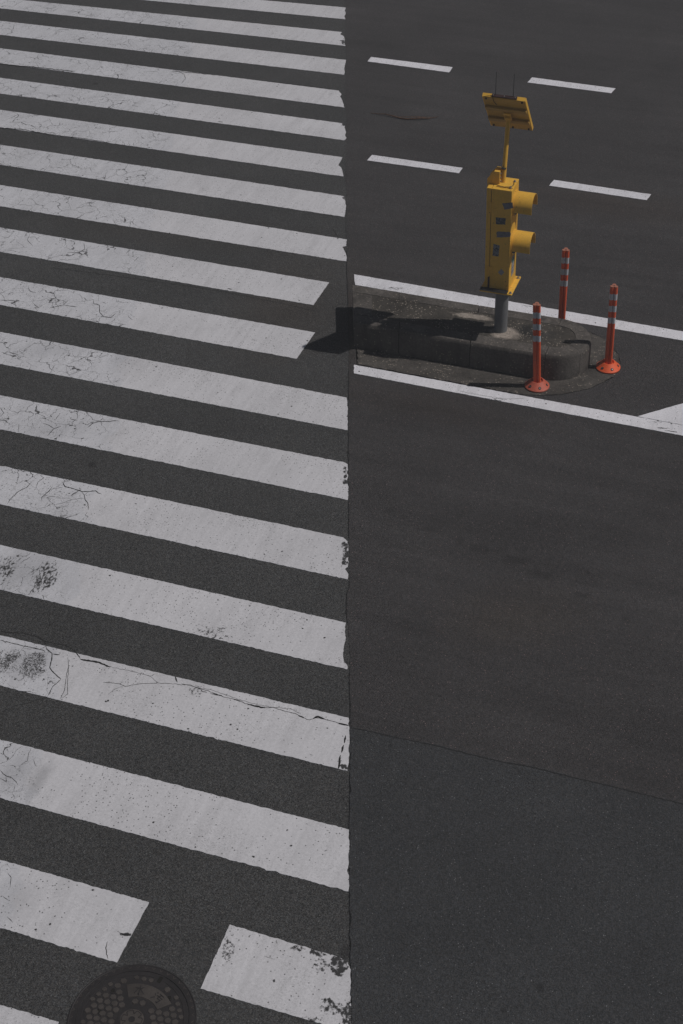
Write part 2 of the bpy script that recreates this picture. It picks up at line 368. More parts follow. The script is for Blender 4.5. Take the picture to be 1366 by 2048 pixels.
_n.color(_n.mix(1.0, (0.017, 0.0145, 0.0145), _n.gray(_n.math('MULTIPLY', _n.ramp(_lo, ((0.3, 0.75), (0.7, 1.3))), _n.ramp(_fi, ((0.3, 0.8), (0.7, 1.2))))), 'MULTIPLY')); M_IRON = _n.m
M_WORN = N('worn_iron', 0.5, 0.4)
_n = M_WORN; _lo = _n.noise(5, 4, 0.65); _fi = _n.noise(120, 3, 0.6)
_n.color(_n.mix(1.0, (0.056, 0.048, 0.0425), _n.gray(_n.math('MULTIPLY', _n.ramp(_lo, ((0.3, 0.6), (0.7, 1.35))), _n.ramp(_fi, ((0.3, 0.8), (0.7, 1.2))))), 'MULTIPLY')); M_WORN = _n.m
M_TWIG = N('dry_palm', 0.8, 0.2)
_n = M_TWIG; _n.color(_n.mix(_n.ramp(_n.noise(30, 3), ((0.35, 0), (0.65, 1))), (0.05, 0.024, 0.016), (0.15, 0.08, 0.045))); M_TWIG = _n.m

# ------------------------------------------------------------------ ground, road surfaces, cracks
def rough_line(pts, step, amp, seed, taper=True):
    """resample a polyline and shake it sideways with fractal noise"""
    pts = [Vector((p[0], p[1], 0)) for p in pts]; out = []
    for a, b in zip(pts, pts[1:]):
        k = max(1, int((b - a).length / step)); d = (b - a)
        if d.length < 1e-6: continue
        nrm = Vector((-d.y, d.x, 0)).normalized()
        for i in range(k):
            p = a + d * (i / k)
            w = 1.0 if i else 0.4
            h = mnoise.noise(p * 18 + Vector((seed, 0, 0))) * 0.8 + mnoise.noise(p * 55 + Vector((seed, 3, 0))) * 0.7
            out.append(p + nrm * h * amp * w)
    out.append(pts[-1]); return out

S = 300
bm = bmesh.new(); sheet(bm, [(-S, -S), (S, -S), (S, S), (-S, S)], 0.0)
tag(link('ground', bm, M_OLD), kind='structure')

SEAM = [(691, 0), (691, 60), (693, 120), (690, 180), (693, 250), (691, 330), (693, 410), (694, 480), (694, 540), (697, 620), (698, 700), (698, 800), (697, 900), (698, 1075), (699, 1174), (694.5, 1186), (693, 1218),
        (696.5, 1268), (701, 1311), (699, 1352), (701, 1418), (700, 1455), (700, 1600), (699, 1750), (701, 1880), (703, 2047)]
seam = [G(*p) for p in SEAM]
dn, df = (seam[-1] - seam[-6]).normalized(), (seam[0] - seam[7]).normalized()
seam_ext = [seam[0] + df * 60] + seam + [seam[-1] + dn * 20]
seam_r = rough_line(seam_ext, 0.03, 0.011, 4.0)
def strip_sheet(bm, edge, z, far_x):
    """a sheet whose left border is a ragged line and which runs out to x = far_x"""
    a = [bm.verts.new((p.x, p.y, z)) for p in edge]; b = [bm.verts.new((far_x, p.y, z)) for p in edge]
    for i in range(len(a) - 1): bm.faces.new((a[i], a[i + 1], b[i + 1], b[i]))
def falling(pts):
    out = [pts[0]]
    for p in pts[1:]:
        if p.y < out[-1].y - 1e-4: out.append(p)
    return out
seam_r = falling(seam_r)
bm = bmesh.new(); strip_sheet(bm, seam_r, 0.004, 60)
tag(link('road', bm, M_NEW), kind='structure')
PSEAM = [(700, 1455), (742, 1463), (810, 1479), (860, 1488), (938, 1508), (1010, 1525), (1060, 1533), (1140, 1553), (1240, 1577), (1366, 1608)]
pseam = [G(*p) for p in PSEAM]; pseam.append(pseam[-1] + (pseam[-1] - pseam[-4]).normalized() * 40)
pseam_r = rough_line(pseam, 0.03, 0.006, 9.0)
idx = min(range(len(seam_r)), key=lambda i: (seam_r[i] - pseam_r[0]).length)
low_seam = seam_r[idx + 1:]
bm = bmesh.new()
def rows(line, k):                                             # both borders resampled at the same heights
    return [line[min(len(line) - 1, int(i * (len(line) - 1) / k))] for i in range(k + 1)]
_k = 900
lo_, up_ = rows(low_seam, _k), rows(pseam_r, _k)
_a = [bm.verts.new((p.x, p.y, 0.008)) for p in lo_]; _b = [bm.verts.new((p.x, p.y, 0.008)) for p in up_]
for i in range(_k):
    q = [v for n_, v in enumerate((_a[i], _a[i + 1], _b[i + 1], _b[i])) ]
    bm.faces.new(q)
tag(link('road_patch', bm, M_PATCH), kind='structure')

def ribbon(bm, px, w, z, seed=0.0, mi=0, taper=True, jit=0.8):
    """a crack along photo points with a width in photo pixels, laid on the ground"""
    pts = []
    for (x0, y0), (x1, y1) in zip(px, px[1:]):
        k = max(1, int(math.hypot(x1 - x0, y1 - y0) / 3.0))
        for i in range(k): pts.append((x0 + (x1 - x0) * i / k, y0 + (y1 - y0) * i / k))
    pts.append(px[-1]); L = []; R = []; n = len(pts)
    for i, (x, y) in enumerate(pts):
        a = pts[max(i - 1, 0)]; b = pts[min(i + 1, n - 1)]
        dx, dy = b[0] - a[0], b[1] - a[1]; l = math.hypot(dx, dy) or 1
        nx, ny = -dy / l, dx / l
        v = Vector((x * 0.16, y * 0.16, seed))
        off = mnoise.noise(v) * 1.3 * jit + mnoise.noise(v * 3) * 0.9 * jit
        ww = w * 0.60 * (0.7 + 0.9 * abs(mnoise.noise(v * 1.7 + Vector((9, 0, 0)))) )
        if taper: ww *= min(1.0, 0.25 + min(i, n - 1 - i) * 0.35)
        L.append(G(x + nx * (off + ww / 2), y + ny * (off + ww / 2), z)); R.append(G(x + nx * (off - ww / 2), y + ny * (off - ww / 2), z))
    lv = [bm.verts.new(p) for p in L]; rv = [bm.verts.new(p) for p in R]
    for i in range(n - 1):
        f = bm.faces.new((lv[i], lv[i + 1], rv[i + 1], rv[i])); f.material_index = mi

bm = bmesh.new()
for i, (px, w) in enumerate([
    ([(0, 1262), (16, 1264.5), (45, 1266), (76, 1274), (90, 1283), (92, 1291)], 3.2), ([(90, 1283), (111, 1287), (132, 1291), (148, 1300), (156, 1310)], 2.2),
    ([(102, 535), (256, 555), (384, 573), (461, 586), (564, 607), (640, 624.5)], 1.1), ([(101, 1212), (97.5, 1238), (100, 1251), (91, 1264)], 1.2),
    ([(351, 1347), (371, 1331), (393, 1321), (408, 1290), (404, 1268)], 1.2), ([(0, 1425), (30, 1412), (70, 1402), (95, 1395)], 1.2), ([(375, 147), (430, 152), (560, 165), (676, 181)], 1.2),
    ([(664, 455), (672, 468), (680, 478)], 2.0), ([(690, 430), (692, 470), (690, 480)], 1.5), ([(0, 1262), (-160, 1230)], 2.5)]):
    ribbon(bm, px, w, 0.0015, i * 3.1)
for i, (a, b) in enumerate([(500, 690), (740, 800), (860, 935), (1000, 1080), (1160, 1250), (1340, 1450), (1545, 1660), (1784, 1900)]):
    sp = [(x, y) for x, y in SEAM if a < y < b]
    def sx(y):
        for (x0, y0), (x1, y1) in zip(SEAM, SEAM[1:]):
            if y0 <= y <= y1: return x0 + (x1 - x0) * (y - y0) / (y1 - y0)
    ribbon(bm, [(sx(a) - 0.5, a)] + [(x - 0.5, y) for x, y in sp] + [(sx(b) - 0.5, b)], 2.0, 0.0052, 40 + i)
ribbon(bm, PSEAM + [(1500, 1641)], 3.4, 0.0094, 77)
tag(link('road_cracks', bm, M_CRACK), kind='structure')

# ------------------------------------------------------------------ crosswalk stripes
# left end (x=0) top / bottom in the photo, right end as a polyline from top corner to bottom corner
STRIPES = [
 (-46, -27, [(691, 15.5), (690, 22), (691.5, 28), (688.5, 33), (691, 39)],
  'farthest crosswalk stripe, running out of the top edge of the picture', []),
 (-4, 17, [(683, 64.5), (680.5, 68.5), (687, 72.5), (690, 79), (688.6, 86), (691, 92.3)],
  'finely crazed crosswalk stripe next to the farthest one, its far right corner bitten off', []),
 (42, 70, [(692, 120.4), (690.8, 126), (688.6, 137), (689.5, 145), (688, 149.8)],
  'crosswalk stripe third from the far end, ending level with the farther left lane dash', []),
 (97, 127, [(677, 181.7), (683, 189), (680.4, 193), (684.5, 201), (688.6, 215.3)],
  'fourth crosswalk stripe from the far end, with a small dark spot and cracked near edge',
  [([(0, 127), (30, 131), (60, 133), (95, 137), (150, 143)], 2.6), ([(96, 122), (101, 122.5)], 4), ([(352, 141), (368, 148), (371, 158), (362, 167)], 1.2), ([(345, 142), (430, 150)], 2)]),
 (156, 187.5, [(691.4, 248), (688.6, 254.5), (692, 264), (690, 271), (693, 276.5), (688.6, 281)],
  'crosswalk stripe level with the thin twig on the road, nibbled along its right end', [([(436, 243), (446, 244)], 3)]),
 (220, 255, [(685, 315), (680.4, 324), (676.3, 330.5), (682, 335), (684.5, 341), (686.7, 353.5)],
  'crosswalk stripe with a deep V notch bitten out of its right end',
  [([(0, 255.5), (45, 259), (88, 267), (110, 270)], 2.6), ([(110, 270), (170, 277), (216, 285)], 1.8), ([(90, 266), (108, 266), (113, 270)], 1.5)]),
 (290, 330, [(692, 393.5), (690, 399.6), (692, 410.6), (690.8, 423), (689, 434.3)],
  'crosswalk stripe crazed over its left half up to a clear join, seventh from far end', []),
 (370.5, 413, [(693.6, 479.5), (692.7, 492), (684.5, 494), (688.6, 502), (694, 513), (692.7, 523.3)],
  'clean crosswalk stripe with a hooked bite in its right end, just beyond the shortened pair', []),
 (455.4, 504, [(658, 565.5), (626.6, 610.6)],
  'square-cut shortened crosswalk stripe, the farther of two stopping short of the traffic island',
  [([(168, 486), (169, 498), (160, 505), (136, 505)], 1.6), ([(120, 476), (119, 482)], 1.8), ([(260, 498), (252, 508)], 1.5), ([(278, 512), (268, 523)], 1.5), ([(60, 468), (55, 480), (66, 492)], 1.4), ([(455, 577), (464, 578)], 5)]),
 (554.8, 610, [(630, 665.5), (593, 718)],
  'square-cut shortened crosswalk stripe, the nearer of two stopping short of the traffic island',
  [([(187, 600), (187, 607), (199, 610), (199, 624), (206, 633), (222, 635), (231, 627)], 2.2), ([(98, 617), (126, 610), (137, 601)], 1.6), ([(126, 610), (155, 614)], 1.8), ([(56, 572), (60, 583), (72, 585)], 1.8), ([(0, 600), (28, 601), (32, 610)], 1.6), ([(205, 604), (212, 607)], 2.5), ([(266, 640), (258, 635), (255, 628)], 1.2)]),
 (664.4, 728.5, [(694, 796), (695, 830), (695, 861)],
  'crosswalk stripe crazed like dry mud, first full-length one on the near side of the island', []),
 (791, 859, [(687.6, 925), (695, 929), (696, 940.6), (693.5, 944.5), (696, 951), (694, 961), (696.5, 976), (696, 1000.6)],
  'crosswalk stripe crazed at its left up to one long curved dark crack',
  [([(236, 840), (219.6, 843), (197.6, 843), (184.5, 847.5), (174.6, 855)], 2.2), ([(0, 833), (8, 826), (0, 815)], 2), ([(95, 872), (108, 857), (122, 853)], 2), ([(108, 857), (98, 850), (86, 846)], 1.8), ([(109, 841), (118, 830), (121, 826)], 1.8), ([(38, 847), (36, 864)], 1.8), ([(139, 833), (142, 838), (155, 841)], 1.8)]),
 (931.8, 1009, [(686.4, 1075.5), (695, 1083), (697, 1100.7), (689, 1108), (696.5, 1116), (696, 1133.7), (690, 1138.8), (696.5, 1149), (695, 1159.3)],
  'crosswalk stripe with a branching tree-shaped crack near its left end and a nibbled right end',
  [([(131.8, 958), (126.5, 967.4), (129, 972.7), (147.6, 977.4), (163.4, 982.7), (179, 983), (191, 981.4), (196, 986), (203, 987)], 2.6),
   ([(163.4, 982.7), (168.6, 990), (170, 999), (176.5, 1008), (176.5, 1020)], 2.6), ([(169, 990.6), (176.5, 984)], 2), ([(175, 1024), (170, 1030), (176, 1033), (171, 1040)], 1.6),
   ([(64.6, 962), (52.7, 975), (37, 982.7), (20, 999), (14.5, 1009)], 2.0), ([(79, 949), (88, 955.6), (76.4, 963.5), (71, 976.7)], 1.5), ([(105, 972.7), (97.5, 982), (83, 995), (84, 1001.7)], 2),
   ([(126.5, 974), (100, 979)], 1), ([(168.6, 996.4), (142, 999), (126.5, 1005.6), (110.7, 1009)], 1)]),
 (1090.6, 1180, [(692, 1246), (690, 1255.6), (691, 1281), (687.6, 1296), (685, 1306), (687.6, 1324), (694.5, 1332), (694, 1339.3)],
  'crosswalk stripe with two patches of scratchy worn paint at its left end',
  [([(85, 1190), (88, 1199)], 3), ([(62, 1113), (50, 1120), (42, 1126)], 1.5), ([(100, 1140), (80, 1160), (60, 1185)], 1.2)]),
 (1271, 1372, [(697, 1436.5), (698.5, 1442), (696, 1448), (699, 1455), (699, 1490), (698, 1520), (695, 1542.5)],
  'crosswalk stripe split lengthwise by a long black crack along its far edge',
  [([(0, 1280), (16, 1284), (37, 1289.5), (53, 1293), (68.5, 1296), (89.6, 1301)], 2.4), ([(92, 1290), (93, 1298), (104, 1306.6), (104, 1317), (99, 1335.6), (110.7, 1348.8), (122.5, 1358)], 3.6), ([(122.5, 1358), (105.4, 1372.5), (95, 1393.6)], 2.4),
   ([(148, 1302), (155, 1308), (160.7, 1318.5)], 3.6), ([(160.7, 1318.5), (179, 1322), (195, 1323.7), (220, 1334)], 6), ([(105, 1308), (120, 1310)], 4), ([(135.7, 1314.5), (137, 1330), (131.8, 1359), (129, 1380), (120, 1399)], 1.7),
   ([(138, 1333), (134.4, 1370), (135.7, 1388), (124, 1396)], 1.6), ([(205.5, 1364.6), (237, 1366.7), (250, 1372.5), (284.6, 1367), (316, 1366), (347, 1368)], 1.5), ([(215, 1390), (229, 1378), (248, 1371)], 1),
   ([(220, 1334), (258, 1341), (300, 1352), (316, 1346)], 1.1), ([(300, 1352), (316, 1366)], 1.1), ([(350.5, 1353), (354.4, 1364.6)], 7),
   ([(347, 1367), (362, 1369.5), (379, 1369.5), (398, 1377), (418, 1382.6), (437, 1389.5), (451, 1395), (476, 1400), (490, 1406.8), (507, 1412), (529, 1415), (546, 1415), (565, 1420.7), (590, 1427), (607, 1435.5), (618, 1440), (632, 1435.5), (649, 1438), (665.5, 1442.4), (682, 1448), (698, 1450.8)], 1.8),
   ([(402.6, 1382.6), (414, 1385)], 4.5), ([(420.7, 1386.8), (444, 1391)], 3.5), ([(468, 1399), (481, 1401.5)], 4.5), ([(496, 1409), (530.6, 1416)], 5.5), ([(597, 1431), (608.5, 1435.5)], 4.5), ([(626, 1437), (636, 1433), (649, 1438)], 8), ([(676, 1446), (698, 1451)], 6),
   ([(362, 1367), (396, 1375.6), (423.5, 1379.8), (446, 1388), (479, 1399), (498.6, 1405), (535, 1413), (562.6, 1416), (582, 1418), (601.5, 1427)], 1.1),
   ([(692, 1471), (688, 1486)], 7), ([(687, 1490), (683, 1505)], 8), ([(681, 1510), (679, 1524), (677, 1537)], 8), ([(620, 1509), (625, 1510)], 5), ([(668, 1497), (671, 1497)], 3)]),
 (1479.5, 1596.5, [(698.5, 1660), (698.5, 1725), (694.5, 1742), (698, 1752), (697, 1783.6)],
  'widest unbroken crosswalk stripe, last full-length one before the manhole cover',
  [([(0, 1541), (12, 1552), (24, 1556), (32, 1563), (36, 1570)], 2.2), ([(14, 1496), (16, 1504)], 1.8), ([(62, 1497), (57, 1508), (55, 1522), (45, 1527)], 1.6), ([(67, 1520), (73, 1533)], 1.8), ([(0, 1556), (13, 1564), (12, 1552)], 1.6), ([(30, 1570), (28, 1582)], 1.5), ([(600, 1658), (604, 1659)], 5), ([(612, 1647), (616, 1648)], 5), ([(653, 1660), (657, 1661)], 5), ([(648, 1702), (655, 1700)], 3)]),
 (1720, 1856, [(298, 1805), (233.5, 1926)],
  'short crosswalk piece ending left of the manhole cover, with a crack across its cut end',
  [([(215, 1883), (212, 1895), (213, 1908), (216, 1918)], 3), ([(15, 1745), (22, 1755), (20, 1775)], 2), ([(5, 1792), (17, 1801)], 2), ([(14, 1833), (26, 1845)], 2), ([(70, 1858), (73, 1863)], 5), ([(190, 1873), (193, 1876)], 6), ([(238, 1866), (250, 1869), (263, 1871)], 5)]),
 (2010, 2150, [(118, 2044.5), (52, 2168)],
  'crosswalk piece cut off by the bottom left corner of the picture', []),
]
def extend(p_r, p_l, dist):
    return p_l + (p_l - p_r).normalized() * dist
for i, (lt, lb, right, label, cracks) in enumerate(STRIPES):
    R_ = [G(*p) for p in right]
    tl, bl = G(0, lt), G(0, lb)
    tl, bl = extend(R_[0], tl, 4.0), extend(R_[-1], bl, 4.0)
    ragged = len(right) > 2
    top = rough_line([tl, R_[0]], 0.014, 0.0065, i * 7.1)
    end = rough_line(R_, 0.010, 0.007 if ragged else 0.004, i * 3.3)
    bot = rough_line([R_[-1], bl], 0.014, 0.008, i * 5.7 + 2)
    bm = bmesh.new(); slab(bm, top[:-1] + end[:-1] + bot, 0.0, 0.004)
    for k, (px, w) in enumerate(cracks): ribbon(bm, px, w, 0.0048, i * 11 + k, 1)
    o = link('crosswalk_stripe', bm, [M_PAINT, M_CRACK])
    tag(o, label, 'crosswalk stripe', 'white stripes of the zebra crossing')
# the separate piece right of the manhole
pc = [(459.7, 1850), (655, 1908), (676, 1914), (695, 1924), (701, 1944), (701, 1974), (702, 2047), (703, 2066)]
top = rough_line([G(*p) for p in pc[:3]], 0.014, 0.006, 91); rt = rough_line([G(*p) for p in pc[2:]], 0.01, 0.008, 92)
bot = rough_line([G(703, 2066), G(401, 1978)], 0.014, 0.006, 93); lf = rough_line([G(401, 1978), G(459.7, 1850)], 0.012, 0.004, 94)
bm = bmesh.new(); slab(bm, top[:-1] + rt[:-1] + bot[:-1] + lf[:-1], 0.0, 0.004)
ribbon(bm, [(571, 2018), (574, 2020)], 3, 0.0048, 5, 1); ribbon(bm, [(584, 1973), (588, 1973)], 6, 0.0048, 6, 1); ribbon(bm, [(528, 1912), (548, 1918)], 1, 0.0048, 7, 1)
tag(link('crosswalk_stripe', bm, [M_PAINT, M_CRACK]), 'short crosswalk piece right of the manhole cover, chipped black at its right end', 'crosswalk stripe', 'white stripes of the zebra crossing')

# ------------------------------------------------------------------ lane dashes, edge lines, chevron
def marking(name, px, label, cat, group=None, z=0.0085, amp=0.005, cr=()):
    P = [G(*p) for p in px] if not isinstance(px[0], Vector) else px
    bm = bmesh.new(); out = []
    for k in range(len(P)): out += rough_line([P[k], P[(k + 1) % len(P)]], 0.02, amp, k * 2.2 + P[0].x)[:-1]
    slab(bm, out, 0.003, z)
    for k, (q, w) in enumerate(cr): ribbon(bm, q, w, z + 0.0008, k * 4.4, 1)
    return tag(link(name, bm, [M_LINE, M_CRACK]), label, cat, group)
GD = 'white lane dashes on the new asphalt'
marking('lane_dash', [(742, 115), (905, 135.5), (898, 146), (735, 124)], 'farther left lane dash, close to the crossing at the top of the picture', 'lane dash', GD)
marking('lane_dash', [(1064, 156), (1231, 178), (1222, 187.5), (1055, 166)], 'farther right lane dash, just above and right of the solar panel', 'lane dash', GD)
marking('lane_dash', [(744, 311), (925, 337), (918, 347.5), (734, 322)], 'nearer left lane dash, between the crossing and the yellow signal', 'lane dash', GD)
marking('lane_dash', [(1108, 361), (1302, 390), (1293, 401.5), (1098, 372.5)], 'nearer right lane dash, right of the yellow signal box', 'lane dash', GD)
def ext_line(a, b, d): return b + (b - a).normalized() * d
fa, fb, fc, fd = G(708, 550), G(1366, 664.5), G(1366, 682.5), G(710, 571)
marking('edge_line', [fa, ext_line(fa, fb, 12), ext_line(fd, fc, 12), fd], 'long white edge line running along the far side of the traffic island', 'edge line', 'white edge lines beside the island',
        cr=[([(1042, 610), (1068, 614)], 1.0)])
na, nb, nc, nd = G(708, 731), G(1366, 852), G(1366, 873), G(708, 748)
marking('edge_line', [na, ext_line(na, nb, 12), ext_line(nd, nc, 12), nd], 'long white edge line running along the near side of the traffic island', 'edge line', 'white edge lines beside the island',
        cr=[([(918, 782), (950, 788), (985, 794), (1010, 798), (1050, 797)], 0.7), ([(1329, 860), (1355, 865)], 2)])
ca, cb, ccx = G(1273, 832.5), G(1366, 806), G(1366, 850.5)
cd = (cb - ca).normalized()
cl = ext_line(na, nb, 3.2) + Vector((0, 0.006, 0))
marking('chevron_marking', [G(1275, 834), ca + cd * 3.4, Vector((ca.x + cd.x * 3.4 + 0.6, ca.y + cd.y * 3.4, 0)), cl + Vector((0.6, 0, 0)), nb + (nb - na).normalized() * 0.02 + Vector((0, 0.006, 0))],
        'white painted wedge branching off the near edge line at the right border of the picture', 'road marking', z=0.0075)

# ------------------------------------------------------------------ manhole cover
mc = (G(135, 2040) + G(393, 2040)) / 2; MR = (G(135, 2040) - G(393, 2040)).length / 2
t_ = thing('manhole_cover', 'round cast iron manhole cover with hexagonal studs at the bottom of the crossing', 'manhole cover', (mc.x, mc.y, 0))
MA = YAW + rad(-14)                                            # turn of the pattern
bm = bmesh.new()
n = 96; prof = [(MR, 0.0005), (MR, 0.0065), (MR * 0.985, 0.007), (MR * 0.975, 0.0050), (MR * 0.885, 0.0050), (MR * 0.88, 0.0028)]
rings = [[bm.verts.new((r * math.cos(2 * math.pi * k / n), r * math.sin(2 * math.pi * k / n), z)) for k in range(n)] for r, z in prof]
for a, b in zip(rings, rings[1:]):
    for k in range(n): bm.faces.new((a[k], a[(k + 1) % n], b[(k + 1) % n], b[k]))
for k in range(46):                                            # V marks round the rim
    a = 2 * math.pi * k / 46
    for s in (-1, 1):
        p = Vector((math.cos(a), math.sin(a), 0)); q = Vector((-p.y, p.x, 0))
        A = p * MR * 0.925 ; B = p * MR * 0.962 + q * s * 0.009
        c = (A + B) / 2; d = B - A
        box(bm, (c.x, c.y, 0.0055), (d.length, 0.0028, 0.002), Matrix.Rotation(math.atan2(d.y, d.x), 3, 'Z'), mi=1)
link('frame_ring', bm, [M_IRON, M_WORN], t_)
bm = bmesh.new()
lathe(bm, [(MR * 0.872, 0.0006), (MR * 0.872, 0.0048), (MR * 0.80, 0.0050), (MR * 0.795, 0.0030), (0.001, 0.0030)], 96)
link('lid', bm, M_IRON, t_)
lid = t_.children[-1]
bm = bmesh.new()
HS = MR * 0.121; hr = HS * 0.425
def inside_plate(p):
    r = p.length; a = math.degrees(math.atan2(p.y, p.x)) - math.degrees(YAW)
    if MR * 0.35 < r < MR * 0.70 and 18 < a < 108: return True
    return False
KEY = Vector((math.cos(rad(62) + YAW), math.sin(rad(62) + YAW), 0)) * MR * 0.80
HOLES = [Vector((math.cos(rad(d) + YAW), math.sin(rad(d) + YAW), 0)) * MR * f for d, f in ((124, 0.63), (34, 0.66), (163, 0.55), (245, 0.62), (300, 0.62))]
for i in range(-8, 9):
    for j in range(-9, 10):
        p = Matrix.Rotation(MA, 3, 'Z') @ Vector((HS * (i + 0.5 * (j % 2)), HS * 0.866 * j, 0))
        if p.length > MR * 0.76 or p.length < MR * 0.27 or inside_plate(p): continue
        if (p - KEY).length < MR * 0.12 or any((p - h).length < MR * 0.055 for h in HOLES): continue
        r = hr if p.length < MR * 0.73 else hr * 0.8
        a = [bm.verts.new(p + Vector((math.cos(MA + rad(60 * k + 30)) * r * 1.06, math.sin(MA + rad(60 * k + 30)) * r * 1.06, 0.003))) for k in range(6)]
        b = [bm.verts.new(p + Vector((math.cos(MA + rad(60 * k + 30)) * r * 0.9, math.sin(MA + rad(60 * k + 30)) * r * 0.9, 0.0072))) for k in range(6)]
        bm.faces.new(b)
        for k in range(6): bm.faces.new((a[k], a[(k + 1) % 6], b[(k + 1) % 6], b[k]))
o = link('stud', bm, M_WORN, lid); o['kind'] = 'stuff'
bm = bmesh.new()                                               # centre boss with its gear emblem
lathe(bm, [(MR * 0.235, 0.003), (MR * 0.232, 0.0052), (MR * 0.19, 0.0054), (MR * 0.186, 0.0042)], 48)
lathe(bm, [(MR * 0.184, 0.003), (MR * 0.18, 0.0070), (0.001, 0.0072)], 48)
for f in bm.faces:
    if f.calc_center_median().length < MR * 0.184: f.material_index = 1
gear = []
for k in range(6):
    a0 = MA + rad(60 * k)
    for da, rr in ((-22, 0.145), (-14, 0.165), (14, 0.165), (22, 0.145), (24, 0.115), (30, 0.10), (36, 0.115)):
        a = a0 + rad(da); gear.append(Vector((math.cos(a) * MR * rr, math.sin(a) * MR * rr, 0.0074)))
for a, b in zip(gear, gear[1:] + gear[:1]):
    d = b - a; c = (a + b) / 2
    box(bm, c, (d.length + 0.002, 0.004, 0.002), Matrix.Rotation(math.atan2(d.y, d.x), 3, 'Z'), mi=0)
lathe(bm, [(MR * 0.052, 0.006), (MR * 0.052, 0.0086), (MR * 0.04, 0.0086), (MR * 0.04, 0.0076), (0.001, 0.0076)], 24)
link('boss', bm, [M_IRON, M_WORN], lid)
bm = bmesh.new()                                               # curved name plate with two raised characters
a0, a1 = rad(24) + YAW, rad(103) + YAW
def arc(r, z, k=24): return [Vector((math.cos(a0 + (a1 - a0) * i / k) * r, math.sin(a0 + (a1 - a0) * i / k) * r, z)) for i in range(k + 1)]
o_, i_ = [bm.verts.new(p) for p in arc(MR * 0.635, 0.0068)], [bm.verts.new(p) for p in arc(MR * 0.415, 0.0068)]
o2, i2 = [bm.verts.new(p) for p in arc(MR * 0.645, 0.003)], [bm.verts.new(p) for p in arc(MR * 0.405, 0.003)]
for k in range(24):
    for q in ((o_[k], o_[k + 1], i_[k + 1], i_[k]), (o2[k], o2[k + 1], o_[k + 1], o_[k]), (i_[k], i_[k + 1], i2[k + 1], i2[k])): bm.faces.new(q)
for k in (0, 24): bm.faces.new((o_[k], i_[k], i2[k], o2[k]))
WATER = [((0, 5), (0, -5)), ((0, -5), (-1.2, -4)), ((-4.2, 2.2), (-1.2, 2.2)), ((-1.2, 2.2), (-4.4, -3.6)), ((3.6, 3.4), (0.6, 1.2)), ((0.6, 1.2), (4.6, -3.8))]
SEWER = [((-4.2, 4.4), (-3, 3.4)), ((-4.6, 1.6), (-3.4, 0.7)), ((-4.6, -4.6), (-2.8, -1.2)), ((-1, 4.2), (4.2, 4.2)), ((-2, 1.6), (4.8, 1.6)), ((1.2, 4.2), (0.6, -0.6)), ((0.6, -0.6), (4.2, -0.6)), ((4.2, -0.6), (3.6, -4.4)), ((3.6, -4.4), (2, -4))]
for strokes, da in ((WATER, 82), (SEWER, 46)):
    ac = rad(da) + YAW; cc = Vector((math.cos(ac), math.sin(ac), 0)) * MR * 0.525; rt = Matrix.Rotation(ac - math.pi / 2, 3, 'Z')
    u = MR * 0.0165
    for (x0, y0), (x1, y1) in strokes:
        A = cc + rt @ Vector((x0 * u, y0 * u, 0)); B = cc + rt @ Vector((x1 * u, y1 * u, 0)); d = B - A; c = (A + B) / 2
        box(bm, (c.x, c.y, 0.0074), (d.length + 0.003, 0.0052, 0.003), Matrix.Rotation(math.atan2(d.y, d.x), 3, 'Z'), mi=1)
link('name_plate', bm, [M_WORN, M_IRON], lid)
bm = bmesh.new()
box(bm, (KEY.x, KEY.y, 0.0049), (MR * 0.065, MR * 0.11, 0.0012), Matrix.Rotation(YAW + rad(-24), 3, 'Z'), mi=1)
lathe(bm, [(MR * 0.115, 0.0028), (MR * 0.11, 0.0042), (0.001, 0.0042)], 32, (KEY.x * 0.97, KEY.y * 0.97, 0))
link('key_hole', bm, [M_IRON, M_GAP], lid)
for h in HOLES:
    bm = bmesh.new(); lathe(bm, [(MR * 0.05, 0.003), (MR * 0.048, 0.0062), (MR * 0.036, 0.0062), (MR * 0.034, 0.0034), (0.001, 0.0034)], 20, (h.x, h.y, 0))
    for f in bm.faces:
        if f.calc_center_median().z < 0.0046: f.material_index = 1
    link('vent_hole', bm, [M_IRON, M_GAP], lid)

# ------------------------------------------------------------------ twig on the far carriageway
tw = [(740, 224), (756, 227.5), (770, 229), (785, 232.5), (800, 235.5), (815, 237.5), (830, 238), (845, 237.5), (856, 236.5), (866, 234), (877, 232)]
rr = [0.002, 0.005, 0.007, 0.008, 0.009, 0.008, 0.009, 0.009, 0.006, 0.004, 0.002]
bm = bmesh.new(); pts = []
for k, p in enumerate(tw):
    q = G(p[0], p[1], 0.018); q.z = 0.006 + rr[k] + 0.012 * math.sin(k * 0.7) ** 2; pts.append(q)
tube(bm, pts, 0.01, 8, rr)
tube(bm, [pts[4] + Vector((0, 0.006, 0.012)), pts[6] + Vector((0.0, 0.012, 0.016)), pts[8] + Vector((0.02, 0.02, 0.01))], 0.003, 6, [0.003, 0.004, 0.002])
tag(link('twig', bm, M_TWIG, smooth=True), 'thin curved brown dry twig lying on the dark asphalt left of the signal', 'twig')

